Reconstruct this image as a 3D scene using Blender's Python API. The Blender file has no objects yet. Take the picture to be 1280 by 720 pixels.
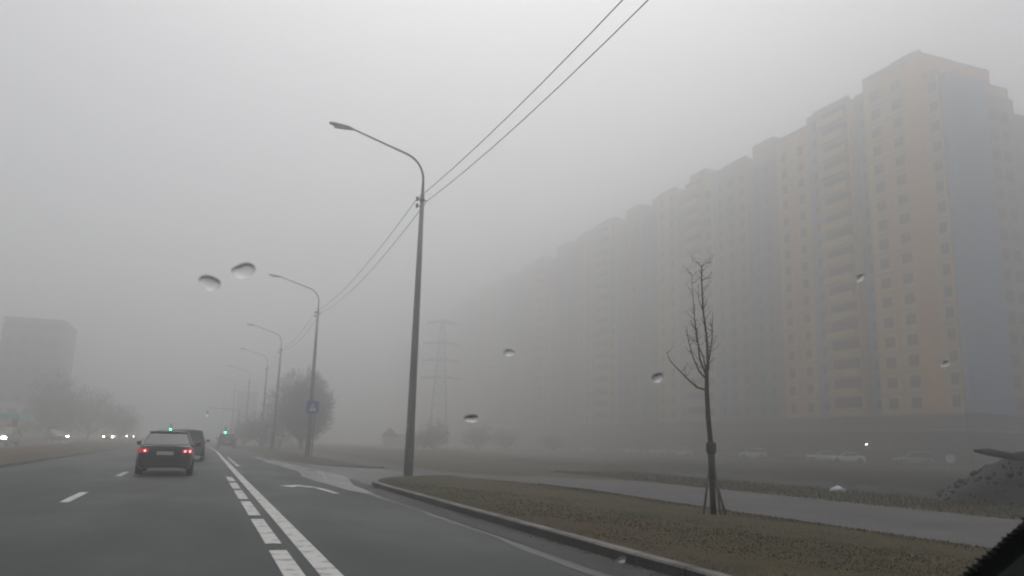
import bpy, bmesh, math, random
from mathutils import Vector, Matrix
R = math.radians
random.seed(7)
sc = bpy.context.scene
C = sc.collection

# ------------------------------------------------------------------ helpers
def link(o, parent=None):
    C.objects.link(o)
    if parent is not None:
        o.parent = parent
    return o

def tag(o, label, cat, group=None):
    o['label'] = label
    o['category'] = cat
    if group: o['group'] = group
    return o

def thing(name, label, cat, loc=(0, 0, 0), rotz=0.0, group=None):
    o = bpy.data.objects.new(name, None)
    o.empty_display_size = 0.3
    o.location = loc
    o.rotation_euler = (0, 0, rotz)
    link(o)
    return tag(o, label, cat, group)

def copy_tree(o, parent=None):
    c = o.copy()
    C.objects.link(c)
    c.parent = parent
    for ch in list(o.children):
        copy_tree(ch, c)
    return c

class MB:
    def __init__(s):
        s.v = []; s.f = []; s.m = []
    def add(s, vs, fs, mi=0):
        b = len(s.v)
        s.v += [tuple(p) for p in vs]
        for f in fs:
            s.f.append(tuple(b + i for i in f)); s.m.append(mi)
        return s
    def box(s, x0, x1, y0, y1, z0, z1, mi=0):
        vs = [(x0,y0,z0),(x1,y0,z0),(x1,y1,z0),(x0,y1,z0),(x0,y0,z1),(x1,y0,z1),(x1,y1,z1),(x0,y1,z1)]
        return s.add(vs, [(0,3,2,1),(4,5,6,7),(0,1,5,4),(1,2,6,5),(2,3,7,6),(3,0,4,7)], mi)
    def tube(s, pts, rad, n=8, mi=0, caps=True):
        pts = [Vector(p) for p in pts]
        if not hasattr(rad, '__len__'): rad = [rad] * len(pts)
        vs = []; fs = []
        up = Vector((0.3, 0.2, 1)).normalized()
        for i, p in enumerate(pts):
            d = (pts[min(i+1, len(pts)-1)] - pts[max(i-1, 0)])
            if d.length < 1e-9: d = Vector((0, 0, 1))
            d.normalize()
            a = d.cross(up)
            if a.length < 1e-3: a = d.cross(Vector((1, 0, 0)))
            a.normalize()
            b = d.cross(a)
            up = -b if False else up
            for k in range(n):
                t = 2*math.pi*k/n
                vs.append(p + (a*math.cos(t) + b*math.sin(t)) * rad[i])
        for i in range(len(pts)-1):
            for k in range(n):
                k2 = (k+1) % n
                fs.append((i*n+k, i*n+k2, (i+1)*n+k2, (i+1)*n+k))
        if caps:
            fs.append(tuple(range(n-1, -1, -1)))
            fs.append(tuple((len(pts)-1)*n + k for k in range(n)))
        return s.add(vs, fs, mi)
    def loft(s, rings, closed=True, caps=True, mi=0):
        n = len(rings[0]); vs = [p for r in rings for p in r]; fs = []
        m = n if closed else n-1
        for i in range(len(rings)-1):
            for k in range(m):
                k2 = (k+1) % n
                fs.append((i*n+k, i*n+k2, (i+1)*n+k2, (i+1)*n+k))
        if caps:
            fs.append(tuple(range(n-1, -1, -1)))
            fs.append(tuple((len(rings)-1)*n+k for k in range(n)))
        return s.add(vs, fs, mi)
    def build(s, name, mats, parent=None, smooth=False, bevel=0.0, subsurf=0, recalc=True):
        me = bpy.data.meshes.new(name)
        me.from_pydata(s.v, [], s.f)
        if not isinstance(mats, (list, tuple)): mats = [mats]
        for m in mats: me.materials.append(m)
        if len(mats) > 1:
            me.polygons.foreach_set('material_index', s.m)
        if recalc:
            bm = bmesh.new(); bm.from_mesh(me)
            bmesh.ops.recalc_face_normals(bm, faces=bm.faces)
            bm.to_mesh(me); bm.free()
        if smooth:
            me.polygons.foreach_set('use_smooth', [True]*len(me.polygons))
        me.update()
        o = bpy.data.objects.new(name, me)
        link(o, parent)
        if bevel > 0:
            b = o.modifiers.new('bevel', 'BEVEL'); b.width = bevel; b.segments = 2; b.limit_method = 'ANGLE'
        if subsurf:
            q = o.modifiers.new('sub', 'SUBSURF'); q.levels = subsurf; q.render_levels = subsurf
        return o

def pmat(name, col, rough=0.8, col2=None, scale=1.0, detail=6, stretch=(1, 1, 1), bump=0.0, bscale=None,
         metallic=0.0, lo=0.35, hi=0.65, spec=0.5, emit=None, estr=0.0, obj=False, rough2=None):
    m = bpy.data.materials.new(name); m.use_nodes = True
    nt = m.node_tree; N = nt.nodes; L = nt.links
    b = N['Principled BSDF']
    b.inputs['Base Color'].default_value = (*col, 1)
    b.inputs['Roughness'].default_value = rough
    b.inputs['Metallic'].default_value = metallic
    b.inputs['Specular IOR Level'].default_value = spec
    if emit:
        b.inputs['Emission Color'].default_value = (*emit, 1)
        b.inputs['Emission Strength'].default_value = estr
    if col2 or bump:
        tc = N.new('ShaderNodeTexCoord'); mp = N.new('ShaderNodeMapping')
        mp.inputs['Scale'].default_value = stretch
        L.new(tc.outputs['Object'], mp.inputs['Vector'])
    if col2:
        no = N.new('ShaderNodeTexNoise'); no.inputs['Scale'].default_value = scale; no.inputs['Detail'].default_value = detail
        L.new(mp.outputs[0], no.inputs['Vector'])
        cr = N.new('ShaderNodeValToRGB')
        cr.color_ramp.elements[0].position = lo; cr.color_ramp.elements[1].position = hi
        cr.color_ramp.elements[0].color = (*col, 1); cr.color_ramp.elements[1].color = (*col2, 1)
        L.new(no.outputs['Fac'], cr.inputs[0]); L.new(cr.outputs[0], b.inputs['Base Color'])
        if rough2 is not None:
            mr = N.new('ShaderNodeMapRange')
            mr.inputs['From Min'].default_value = lo; mr.inputs['From Max'].default_value = hi
            mr.inputs['To Min'].default_value = rough; mr.inputs['To Max'].default_value = rough2
            L.new(no.outputs['Fac'], mr.inputs[0]); L.new(mr.outputs[0], b.inputs['Roughness'])
    if bump:
        n2 = N.new('ShaderNodeTexNoise'); n2.inputs['Scale'].default_value = bscale or scale*4; n2.inputs['Detail'].default_value = 8
        L.new(mp.outputs[0], n2.inputs['Vector'])
        bp = N.new('ShaderNodeBump'); bp.inputs['Strength'].default_value = bump; bp.inputs['Distance'].default_value = 0.05
        L.new(n2.outputs['Fac'], bp.inputs['Height']); L.new(bp.outputs[0], b.inputs['Normal'])
    return m

def road_mat(name, base, dark, light):
    """asphalt: fine grain, long wheel tracks along Y, broad patches and damp spots"""
    m = bpy.data.materials.new(name); m.use_nodes = True
    nt = m.node_tree; N = nt.nodes; L = nt.links; b = N['Principled BSDF']
    b.inputs['Specular IOR Level'].default_value = .14
    tc = N.new('ShaderNodeTexCoord')
    def noise(sx, sy, scale, detail):
        mp = N.new('ShaderNodeMapping'); mp.inputs['Scale'].default_value = (sx, sy, 1)
        L.new(tc.outputs['Object'], mp.inputs['Vector'])
        n = N.new('ShaderNodeTexNoise'); n.inputs['Scale'].default_value = scale; n.inputs['Detail'].default_value = detail
        L.new(mp.outputs[0], n.inputs['Vector']); return n
    n1 = noise(1, 0.03, 0.9, 4); n2 = noise(1, .35, 0.35, 6); n3 = noise(1, 1, 45, 4)
    def mix(fac, a, bcol, lo, hi, amt):
        r = N.new('ShaderNodeMapRange'); r.inputs['From Min'].default_value = lo; r.inputs['From Max'].default_value = hi
        r.inputs['To Max'].default_value = amt
        L.new(fac, r.inputs[0])
        x = N.new('ShaderNodeMix'); x.data_type = 'RGBA'
        L.new(r.outputs[0], x.inputs['Factor'])
        if isinstance(a, tuple): x.inputs[6].default_value = (*a, 1)
        else: L.new(a, x.inputs[6])
        x.inputs[7].default_value = (*bcol, 1)
        return x.outputs[2]
    c = mix(n1.outputs['Fac'], base, dark, .42, .68, .8)
    c = mix(n2.outputs['Fac'], c, light, .48, .72, .7)
    c = mix(n3.outputs['Fac'], c, dark, .45, .75, .6)
    L.new(c, b.inputs['Base Color'])
    r = N.new('ShaderNodeMapRange'); r.inputs['From Min'].default_value = .35; r.inputs['From Max'].default_value = .65
    r.inputs['To Min'].default_value = .45; r.inputs['To Max'].default_value = .68
    L.new(n2.outputs['Fac'], r.inputs[0]); L.new(r.outputs[0], b.inputs['Roughness'])
    bp = N.new('ShaderNodeBump'); bp.inputs['Strength'].default_value = .35; bp.inputs['Distance'].default_value = .01
    L.new(n3.outputs['Fac'], bp.inputs['Height']); L.new(bp.outputs[0], b.inputs['Normal'])
    return m

M = {}
M['road'] = road_mat('asphalt', (.029, .0335, .034), (.016, .018, .0185), (.052, .058, .059))
M['lot'] = pmat('lot_asphalt', (.010, .012, .011), .97, (.026, .024, .020), .12, spec=.08, bump=.3, bscale=3)
M['drive'] = pmat('drive_asphalt', (.05, .052, .052), .7, (.085, .085, .082), .5, bump=.3, bscale=8)
M['gutter'] = pmat('gutter_dirt', (.010, .0115, .012), .75, (.018, .019, .019), .8, stretch=(2, .4, 1), bump=.5, bscale=14, rough2=.85)
M['pale_edge'] = pmat('pale_road_edge', (.034, .037, .037), .6, (.085, .087, .086), 1.2, stretch=(2, .3, 1))
M['paint'] = pmat('road_paint', (.15, .153, .15), .6, (.42, .42, .41), 4.5, detail=9, bump=.2, bscale=30, lo=.33, hi=.47)
M['worn'] = pmat('worn_paint', (.17, .175, .175), .6, (.44, .445, .44), 2.5, bump=.2, bscale=30, lo=.35, hi=.55)
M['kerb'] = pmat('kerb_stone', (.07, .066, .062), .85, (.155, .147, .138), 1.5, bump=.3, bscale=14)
M['kerb_face'] = pmat('kerb_face_dark', (.020, .021, .021), .75, (.05, .05, .048), 1.2, bump=.3, bscale=14)  # road-side face, coloured darker than the kerb top
M['path'] = pmat('path_asphalt', (.062, .060, .062), .85, (.086, .083, .084), .5, spec=.2, bump=.3, bscale=20)
def turf_mat(name, a, b, c, d):
    m = bpy.data.materials.new(name); m.use_nodes = True
    nt = m.node_tree; N = nt.nodes; L = nt.links; bs = N['Principled BSDF']
    bs.inputs['Roughness'].default_value = .95; bs.inputs['Specular IOR Level'].default_value = .2
    tc = N.new('ShaderNodeTexCoord'); prev = None
    for (sc_, lo, hi, col, amt) in ((.28, .42, .60, b, 1.0), (.9, .50, .66, c, .85), (3.2, .48, .62, d, .8), (26, .45, .62, b, .65), (60, .5, .66, d, .6)):
        n = N.new('ShaderNodeTexNoise'); n.inputs['Scale'].default_value = sc_; n.inputs['Detail'].default_value = 7; n.inputs['Distortion'].default_value = .4
        L.new(tc.outputs['Object'], n.inputs['Vector'])
        r = N.new('ShaderNodeMapRange'); r.inputs['From Min'].default_value = lo; r.inputs['From Max'].default_value = hi; r.inputs['To Max'].default_value = amt
        L.new(n.outputs['Fac'], r.inputs[0])
        x = N.new('ShaderNodeMix'); x.data_type = 'RGBA'; L.new(r.outputs[0], x.inputs['Factor'])
        if prev is None: x.inputs[6].default_value = (*a, 1)
        else: L.new(prev, x.inputs[6])
        x.inputs[7].default_value = (*col, 1); prev = x.outputs[2]; last = n
    L.new(prev, bs.inputs['Base Color'])
    bp = N.new('ShaderNodeBump'); bp.inputs['Strength'].default_value = .6; bp.inputs['Distance'].default_value = .03
    L.new(last.outputs['Fac'], bp.inputs['Height']); L.new(bp.outputs[0], bs.inputs['Normal'])
    return m
M['verge'] = turf_mat('verge_turf', (.038, .040, .015), (.062, .044, .022), (.078, .070, .027), (.026, .025, .016))
M['ground'] = turf_mat('earth', (.044, .042, .024), (.072, .056, .034), (.078, .072, .038), (.028, .026, .018))
M['grass'] = pmat('dead_grass', (.048, .052, .020), .9, (.092, .072, .034), .7, lo=.4, hi=.6)
M['median'] = turf_mat('median_turf', (.070, .060, .030), (.10, .070, .040), (.085, .080, .036), (.04, .035, .022))
M['steel'] = pmat('galvanised_steel', (.13, .13, .125), .55, (.20, .20, .19), 2, stretch=(1, 1, .2), metallic=.35)
M['lamp_grey'] = pmat('lamp_grey', (.16, .165, .165), .5, (.2, .2, .2), 5)
M['lens'] = pmat('lamp_lens', (.45, .45, .43), .3, (.5, .5, .48), 5)
M['cable'] = pmat('cable_black', (.03, .03, .032), .6, (.05, .05, .05), 9)
M['bark'] = pmat('bark', (.050, .040, .030), .9, (.095, .078, .058), 14, bump=.6, bscale=30)
M['barkfar'] = pmat('bark_far', (.075, .046, .034), .9, (.115, .075, .055), 1.5)
M['barkdark'] = pmat('bark_dark', (.05, .055, .05), .9, (.08, .085, .075), 1.5)
M['stake'] = pmat('stake_wood', (.10, .085, .062), .85, (.17, .145, .11), 9, stretch=(1, 1, .2))
M['wrap'] = pmat('wrap_cloth', (.030, .035, .030), .85, (.055, .06, .05), 14)
M['tyre'] = pmat('tyre', (.018, .018, .019), .8, (.03, .03, .03), 20)
M['rim'] = pmat('rim', (.30, .30, .31), .35, (.4, .4, .4), 8, metallic=.8)
M['glass'] = pmat('car_glass', (.022, .027, .029), .12, (.035, .04, .042), 1.2, spec=.4)
M['black'] = pmat('black_plastic', (.02, .02, .021), .5, (.032, .032, .032), 15)
M['chrome'] = pmat('silver_trim', (.42, .43, .44), .35, (.5, .5, .5), 8, metallic=.6)
M['plate'] = pmat('plate_white', (.55, .56, .57), .45, (.62, .62, .62), 8)
M['red'] = pmat('tail_red', (.35, .012, .015), .25, (.45, .02, .02), 20, emit=(1, .05, .05), estr=.35)
M['reddim'] = pmat('tail_red_unlit', (.30, .015, .015), .25, (.36, .02, .02), 20)
M['bulb'] = pmat('brake_bulb', (.9, .3, .3), .3, (.9, .35, .35), 20, emit=(1, .42, .42), estr=2.6)
M['head'] = pmat('headlamp_on', (.9, .9, .85), .2, (.95, .95, .9), 20, emit=(1, .90, .72), estr=80)
M['headoff'] = pmat('headlamp_off', (.45, .46, .46), .15, (.55, .55, .55), 20)
M['green'] = pmat('signal_green', (.05, .8, .5), .3, (.1, .9, .6), 20, emit=(.03, 1, .50), estr=26)
M['greendim'] = pmat('signal_green_far', (.05, .8, .5), .3, (.1, .9, .6), 20, emit=(.15, 1, .65), estr=3)
M['signoff'] = pmat('signal_unlit', (.03, .03, .02), .3, (.05, .04, .03), 20)
M['signblue'] = pmat('sign_blue', (.010, .055, .34), .45, (.012, .065, .38), 5)
M['signwhite'] = pmat('sign_white', (.66, .67, .68), .5, (.74, .74, .74), 5)
M['soil'] = pmat('soil', (.007, .011, .010), .97, (.018, .022, .019), 1.2, bump=1.0, bscale=5)
M['log'] = pmat('log_bark', (.016, .018, .016), .9, (.032, .033, .028), 5, stretch=(1, 1, 1), bump=.6, bscale=18)
M['plastic_white'] = pmat('bag_white', (.38, .39, .40), .6, (.5, .5, .5), 12)
M['rubber'] = pmat('wiper_rubber', (.006, .006, .007), .75, (.012, .012, .012), 60)
M['trimgrey'] = pmat('trim_grey', (.16, .168, .172), .6, (.19, .198, .20), 80)
M['pylon'] = pmat('pylon_steel', (.06, .062, .065), .6, (.09, .09, .09), 2)
M['canopyteal'] = pmat('canopy_teal', (.14, .50, .50), .5, (.20, .6, .6), 1)
M['pale'] = pmat('pale_render', (.42, .43, .44), .8, (.52, .52, .52), .5)
M['darkwall'] = pmat('dark_wall', (.10, .115, .11), .85, (.14, .155, .15), .4)
M['darkwin'] = pmat('dark_window', (.03, .036, .04), .15, (.05, .056, .06), .6)
M['roofbrown'] = pmat('roof_brown', (.13, .075, .055), .8, (.18, .11, .08), 1.5)
M['leafdark'] = pmat('evergreen', (.028, .045, .030), .85, (.05, .07, .045), 1.5)
def wall(name, c, k=.82):
    return pmat(name, tuple(x*k for x in c), .85, c, .35, stretch=(1, 1, .25), bump=.15, bscale=6)
M['tan'] = wall('wall_tan', (.56, .41, .17))
M['orange'] = wall('wall_orange', (.60, .31, .12))
M['blue'] = wall('wall_blue', (.14, .32, .50))
M['teal'] = wall('wall_teal', (.085, .22, .29))
M['bluegrey'] = wall('wall_bluegrey', (.25, .31, .41))
M['greywall'] = wall('wall_grey', (.22, .21, .215))
M['plinth'] = wall('wall_plinth', (.045, .034, .030))
M['band'] = wall('wall_band', (.13, .135, .135))
M['ledge'] = wall('wall_ledge', (.32, .29, .24))
M['winframe'] = pmat('window_frame', (.30, .28, .25), .5, (.34, .32, .29), 3)
M['pane'] = pmat('window_pane', (.016, .018, .020), .25, (.055, .06, .065), .25, spec=.6)
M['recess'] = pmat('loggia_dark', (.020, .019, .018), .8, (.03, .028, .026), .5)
PAINT = {}
def paint(key, c):
    if key not in PAINT:
        PAINT[key] = pmat('paint_'+key, c, .28, tuple(min(1, x*1.18) for x in c), 1.2, spec=.5)
        PAINT[key].node_tree.nodes['Principled BSDF'].inputs['Coat Weight'].default_value = .3
    return PAINT[key]

# ------------------------------------------------------------------ setting: ground, roads
def struct(o):
    o['kind'] = 'structure'; return o

def sheet(name, poly, z, mat, parent=None, cell=None):
    bm = bmesh.new()
    vs = [bm.verts.new((x, y, z)) for x, y in poly]
    f = bm.faces.new(vs)
    bmesh.ops.triangulate(bm, faces=[f])
    bmesh.ops.recalc_face_normals(bm, faces=bm.faces)
    me = bpy.data.meshes.new(name); bm.to_mesh(me); bm.free()
    if me.polygons and me.polygons[0].normal.z < 0:
        me.flip_normals()
    me.materials.append(mat)
    o = bpy.data.objects.new(name, me); link(o, parent); return o

gm = MB()
nx, ny = 70, 60
def gx(i): return -320 + 700*i/nx
def gy(j): return -60 + 560*j/ny
for j in range(ny+1):
    for i in range(nx+1):
        x, y = gx(i), gy(j)
        z = -0.012
        if 17 < x < 75 and 55 < y < 200: z += .25*math.exp(-((x-24)/7)**2)*(1-math.exp(-(y-55)/15))
        gm.v.append((x, y, z))
for j in range(ny):
    for i in range(nx):
        a = j*(nx+1)+i
        gm.f.append((a, a+1, a+nx+2, a+nx+1)); gm.m.append(0)
ground = struct(gm.build('ground', M['ground'], smooth=True))

def curve_x(y):           # the street bends a little to the left far ahead
    return 0 if y < 60 else -0.00022*(y-60)**2
def strip(name, xa, xb, y0, y1, z, mat, parent=None, step=10, wob=0.0):
    m = MB(); ys = []
    y = y0
    while y < y1: ys.append(y); y += step
    ys.append(y1)
    L_ = []; 
    for y in ys:
        w0 = wob*(math.sin(y*1.3)+math.sin(y*.47+1)*.8+math.sin(y*3.1)*.4); 
        L_.append(((xa+curve_x(y)+w0, y, z), (xb+curve_x(y), y, z)))
    vs = [p for r in L_ for p in r]
    fs = [(2*i, 2*i+1, 2*i+3, 2*i+2) for i in range(len(ys)-1)]
    m.add(vs, fs)
    return m.build(name, mat, parent, recalc=True)

road = struct(strip('road', -6.2, 4.62, -20, 300, 0.000, M['road']))
oppo = struct(strip('opposite_road', -21.0, -12.6, -20, 300, 0.000, M['road']))
drive = struct(sheet('driveway', [(4.62, 22.0), (5.0, 24.5), (6.0, 26.2), (8.3, 28.3), (9.2, 30), (8.2, 38.0), (6.9, 37.6), (6.0, 38.6), (5.1, 42), (4.75, 47), (4.62, 54)], 0.004, M['drive']))
path = struct(sheet('sidewalk', [(10.2, -15), (10.2, 15), (10.5, 21), (10.1, 25), (8.9, 28.6), (8.0, 32), (7.7, 36), (7.5, 44), (7.5, 70), (7.0, 110), (5, 160),
                                 (7.4, 160), (9.6, 110), (10.0, 70), (9.7, 50), (10.0, 35), (11.2, 31.6), (13.2, 29.6), (15.4, 27), (15.8, 22), (15.8, -15)], 0.008, M['path']))
lot = struct(sheet('parking_lot', [(20.6, -15), (20.3, 12), (21.0, 20), (22.4, 28), (22.2, 36), (21, 42), (22, 50), (32, 62), (50, 85), (60, 130), (66, 300), (93.0, 300), (93.0, 76), (160, 76), (160, -15)], 0.006, M['lot']))

# far-side gutter, paler edge strip, puddle
struct(strip('gutter', 3.95, 4.50, -15, 23.0, 0.006, M['gutter'], step=.5, wob=.03))
strip('pale_strip', 3.80, 3.93, -15, 23.6, 0.004, M['pale_edge'], parent=road, step=.5, wob=.05)  # narrow strip beside the gutter, coloured paler than the road
M['puddle'] = pmat('puddle_water', (.050, .053, .053), .24, (.10, .10, .10), .5, spec=.6, rough2=.34, stretch=(1,.25,1))
pts = []
ctr = [(3.85, 19.5, .10), (3.8, 21, .22), (3.78, 23, .38), (3.85, 25, .52), (4.0, 28, .62), (4.05, 32, .62), (4.0, 37, .55), (3.7, 43, .42), (3.4, 50, .25), (3.2, 56, .08)]
Lp = [(x-w*(1+.25*math.sin(i*2.1)), y) for i, (x, y, w) in enumerate(ctr)]
Rp = [(x+w*(1+.2*math.sin(i*1.7+1)), y) for i, (x, y, w) in enumerate(ctr)]
struct(sheet('puddle', Lp + Rp[::-1], 0.0085, M['puddle']))

# markings (painted parts of the road)
strip('edge_line', 1.16, 1.36, 4, 120, 0.004, M['paint'], parent=road, step=4, wob=.003)
for y0, y1 in [(2.9, 5.9), (6.6, 9.75), (10.35, 13.43), (14.05, 17.04), (17.7, 20.53), (21.2, 23.8), (24.7, 27.2)]:
    strip('dash', 0.83, 1.02, y0, y1, 0.004, M['paint'], parent=road, step=1, wob=.003)
for y0, y1 in [(37, 40), (41, 44), (45, 48), (49, 52)]:
    strip('dash', 1.52, 1.68, y0, y1, 0.004, M['worn'], parent=road, step=1)
for y0, y1 in [(6.6, 9.3), (16.8, 19.6), (27.0, 30.0), (37.3, 40.2), (47.5, 50.5), (57.7, 60.7), (68, 71)]:
    strip('dash', -2.29, -2.13, y0, y1, 0.004, M['paint'], parent=road, step=1, wob=.003)
# turn arrow, worn
arrow = MB()
arrow.add([(3.02, 19.6, .0045), (3.17, 19.6, .0045), (3.0, 21.9, .0045), (2.84, 21.8, .0045)], [(0, 1, 2, 3)])
arrow.add([(2.84, 21.8, .0045), (3.0, 21.9, .0045), (2.72, 22.6, .0045), (2.45, 22.35, .0045)], [(0, 1, 2, 3)])
arrow.add([(2.72, 22.62, .0045), (2.45, 22.3, .0045), (2.35, 21.9, .0045), (2.05, 22.6, .0045), (2.62, 23.1, .0045)], [(0, 1, 2, 3, 4)])
arrow.build('turn_arrow', M['worn'], road)

# kerbs
def kerb_run(name, pts, w=.15, h=.13, m=None):
    mb = MB(); rings = []
    P = [Vector((x, y, 0)) for x, y in pts]
    Q = []
    for i, p in enumerate(P):
        d = (P[min(i+1, len(P)-1)] - P[max(i-1, 0)]).normalized()
        if 0 < i < len(P)-1: Q += [(p-d*.012, d, 0), (p-d*.006, d, 1), (p+d*.006, d, 1), (p+d*.012, d, 0)]
        else: Q.append((p, d, 0))
    h0 = h; w0 = w; kr = random.Random(6)
    for p, d, g_ in Q:
        nrm = Vector((d.y, -d.x, 0))   # to the right of travel
        h = h0 - (.018 if g_ else kr.uniform(0, .006)); a = p + nrm*(.014 if g_ else kr.uniform(0, .004)); b_ = p + nrm*w0
        rings.append([(a.x, a.y, -.01), (a.x, a.y, h-.02), (a.x+nrm.x*.02, a.y+nrm.y*.02, h), (b_.x, b_.y, h), (b_.x, b_.y, -.01)])
    mb.loft(rings)
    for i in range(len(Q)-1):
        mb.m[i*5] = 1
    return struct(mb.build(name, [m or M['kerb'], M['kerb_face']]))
def dens(pts, step=1.0):
    out = []
    for (x0, y0), (x1, y1) in zip(pts, pts[1:]):
        n = max(1, int(math.hypot(x1-x0, y1-y0)/step))
        for k in range(n): out.append((x0+(x1-x0)*k/n, y0+(y1-y0)*k/n))
    out.append(pts[-1]); return out
isl = dens([(4.5, -15), (4.5, 21.0)], 1.0) + [(4.52, 22.2), (4.66, 23.3), (4.95, 24.5), (5.5, 25.6), (6.3, 26.6), (7.3, 27.5), (8.3, 28.2)]
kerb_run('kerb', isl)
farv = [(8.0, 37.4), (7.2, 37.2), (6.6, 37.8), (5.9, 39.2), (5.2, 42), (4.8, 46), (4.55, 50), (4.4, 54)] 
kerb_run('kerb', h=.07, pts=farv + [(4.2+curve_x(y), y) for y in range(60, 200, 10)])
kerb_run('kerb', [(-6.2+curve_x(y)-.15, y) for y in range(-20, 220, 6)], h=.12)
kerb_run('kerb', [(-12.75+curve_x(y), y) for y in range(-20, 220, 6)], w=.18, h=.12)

# raised verges (grid between two borders)
def verge(name, left, right, z0, z1, mat, nseg=10):
    mb = MB(); n = len(left)
    for (a, b) in zip(left, right):
        for k in range(nseg+1):
            t = k/nseg
            x = a[0]+(b[0]-a[0])*t; y = a[1]+(b[1]-a[1])*t
            z = z0+(z1-z0)*(t*t*(3-2*t))
            z += .018*math.sin(x*2.1+y*.9)*math.sin(y*.7+x) * (1 if 0 < k < nseg else 0)
            mb.v.append((x, y, z))
    for i in range(n-1):
        for k in range(nseg):
            a = i*(nseg+1)+k
            mb.f.append((a, a+1, a+nseg+2, a+nseg+1)); mb.m.append(0)
    return struct(mb.build(name, mat, smooth=True))
def off(pts, w):
    P = [Vector((x, y, 0)) for x, y in pts]; o = []
    for i, p in enumerate(P):
        d = (P[min(i+1, len(P)-1)] - P[max(i-1, 0)]).normalized()
        o.append((p.x+d.y*w, p.y-d.x*w))
    return o
inner = off(isl, .15)
def path_edge(y):
    T = [(-15, 10.2), (15, 10.2), (21, 10.5), (25, 10.1), (28.6, 8.9), (32, 8.0)]
    for (ya, xa), (yb, xb) in zip(T, T[1:]):
        if y <= yb: return xa+(xb-xa)*(y-ya)/(yb-ya)
    return 8.0
rb = []
for i, (x, y) in enumerate(inner):
    yy = y if y < 21 else 21 + (y-21)*1.02
    rb.append((max(path_edge(min(yy, 28.6)), x+.02), min(yy, 28.6)))
verge('near_verge', inner, rb, .125, .035, M['verge'])
farv2 = off(farv + [(4.2+curve_x(y), y) for y in range(60, 160, 10)], .15)
rb2 = [(8.05, 38.2), (8.0, 38.4), (7.75, 38.8), (7.65, 40), (7.55, 42.5), (7.5, 46), (7.5, 50), (7.5, 54)] + [((7.5 if y < 72 else 7.5-.5*(y-70)/40 if y <= 110 else 7.0-2*(y-110)/50), y) for y in range(60, 160, 10)]
verge('far_verge', farv2, rb2, .065, .03, M['verge'])
ml = [(-12.57+curve_x(y), y) for y in range(-20, 220, 6)]
mr = [(-6.35+curve_x(y), y) for y in range(-20, 220, 6)]
med = MB(); ns = 10
for a, b in zip(ml, mr):
    for k in range(ns+1):
        t = k/ns; x = a[0]+(b[0]-a[0])*t
        med.v.append((x, a[1], .115 + .10*math.sin(math.pi*t)))
for i in range(len(ml)-1):
    for k in range(ns):
        a = i*(ns+1)+k; med.f.append((a, a+1, a+ns+2, a+ns+1)); med.m.append(0)
struct(med.build('median', M['median'], smooth=True))

eb = MB(); er = random.Random(12); NB = 150; NW = 16
for i in range(NB+1):
    y = 6+i*(52/NB); xc = 20.4+.10*max(0, y-14) if y < 34 else 22.4-.05*(y-34)
    for k in range(NW+1):
        u = k/NW; x = xc-.7+u*4.6
        z = (.11+.05*math.sin(y*.9)+.04*math.sin(y*2.3+1))*math.sin(math.pi*u)**1.3 + (er.uniform(-.05, .07) if 0 < k < NW else 0) - .03
        eb.v.append((x+er.uniform(-.1, .1), y, z))
for i in range(NB):
    for k in range(NW):
        a = i*(NW+1)+k; eb.f.append((a, a+1, a+NW+2, a+NW+1)); eb.m.append(0)
struct(eb.build('earth_bank', M['soil'], smooth=True))

# dead grass blades on the near verge (uncountable)
gb = MB(); rnd = random.Random(3)
def inside_verge(x, y):
    if y > 27.6: return False
    lo = 4.68 if y < 21.5 else 4.68 + (y-21.5)**1.7*.085
    return lo < x < path_edge(y)-.03
def vz(x, y):
    t = max(0, min(1, (x-4.65)/(path_edge(y)-4.65))); return .125+(.035-.125)*(t*t*(3-2*t))
def blade(x, y, z, h):
    a = rnd.random()*6.283; w = .006+.006*rnd.random(); l = h*(.25+.5*rnd.random())
    dx, dy = math.cos(a), math.sin(a); b = rnd.random()*6.283
    gb.add([(x-dx*w, y-dy*w, z), (x+dx*w, y+dy*w, z), (x+math.cos(b)*l, y+math.sin(b)*l, z+h)], [(0, 1, 2)])
cnt = 0
while cnt < 36000:
    y = 4 + 24*rnd.random()**1.6; x = 4.6+6*rnd.random()
    if not inside_verge(x, y): continue
    cl = math.sin(x*1.7+y*.8)+math.sin(y*1.9-x*2.3)
    if cl < -1.4 and rnd.random() < .4: continue
    blade(x, y, vz(x, y)-.006, .010+.016*rnd.random()*(1.2 if cl > .6 else .9)); cnt += 1
for _ in range(16000):
    y = 7+30*rnd.random(); x = 15.9+5.0*rnd.random()
    blade(x, y, -.015, .04+.10*rnd.random())
for _ in range(5000):   # tufts standing along the back of the kerb and at the path edge
    y = 4+20*rnd.random(); x = path_edge(y)-abs(rnd.gauss(0, .25))
    blade(x, y, vz(x, y)-.01, .02+.04*rnd.random())
g = gb.build('grass', M['grass'], recalc=False); g['kind'] = 'stuff'

lf = MB(); rl = random.Random(21)
for _ in range(2600):
    y = 4+26*rl.random()**1.4
    if rl.random() < .45: x = 4.47-abs(rl.gauss(0, .14)); z = .010
    else:
        x = 4.66+rl.random()*5.4
        if not inside_verge(x, y): continue
        z = vz(x, y)+.006
    if y > 22 and x < 4.6: continue
    a = rl.random()*6.283; r = .010+.016*rl.random(); c, d = math.cos(a)*r, math.sin(a)*r; t1 = rl.uniform(0, .012)
    lf.add([(x-c, y-d, z), (x+d*.6, y-c*.6, z+t1), (x+c, y+d, z+t1*.6), (x-d*.6, y+c*.6, z+.002)], [(0, 1, 2, 3)])
M['leaf'] = pmat('fallen_leaf', (.05, .032, .018), .8, (.15, .10, .05), 4, lo=.4, hi=.6)
lf.build('fallen_leaves', M['leaf'], recalc=False)['kind'] = 'stuff'

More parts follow.
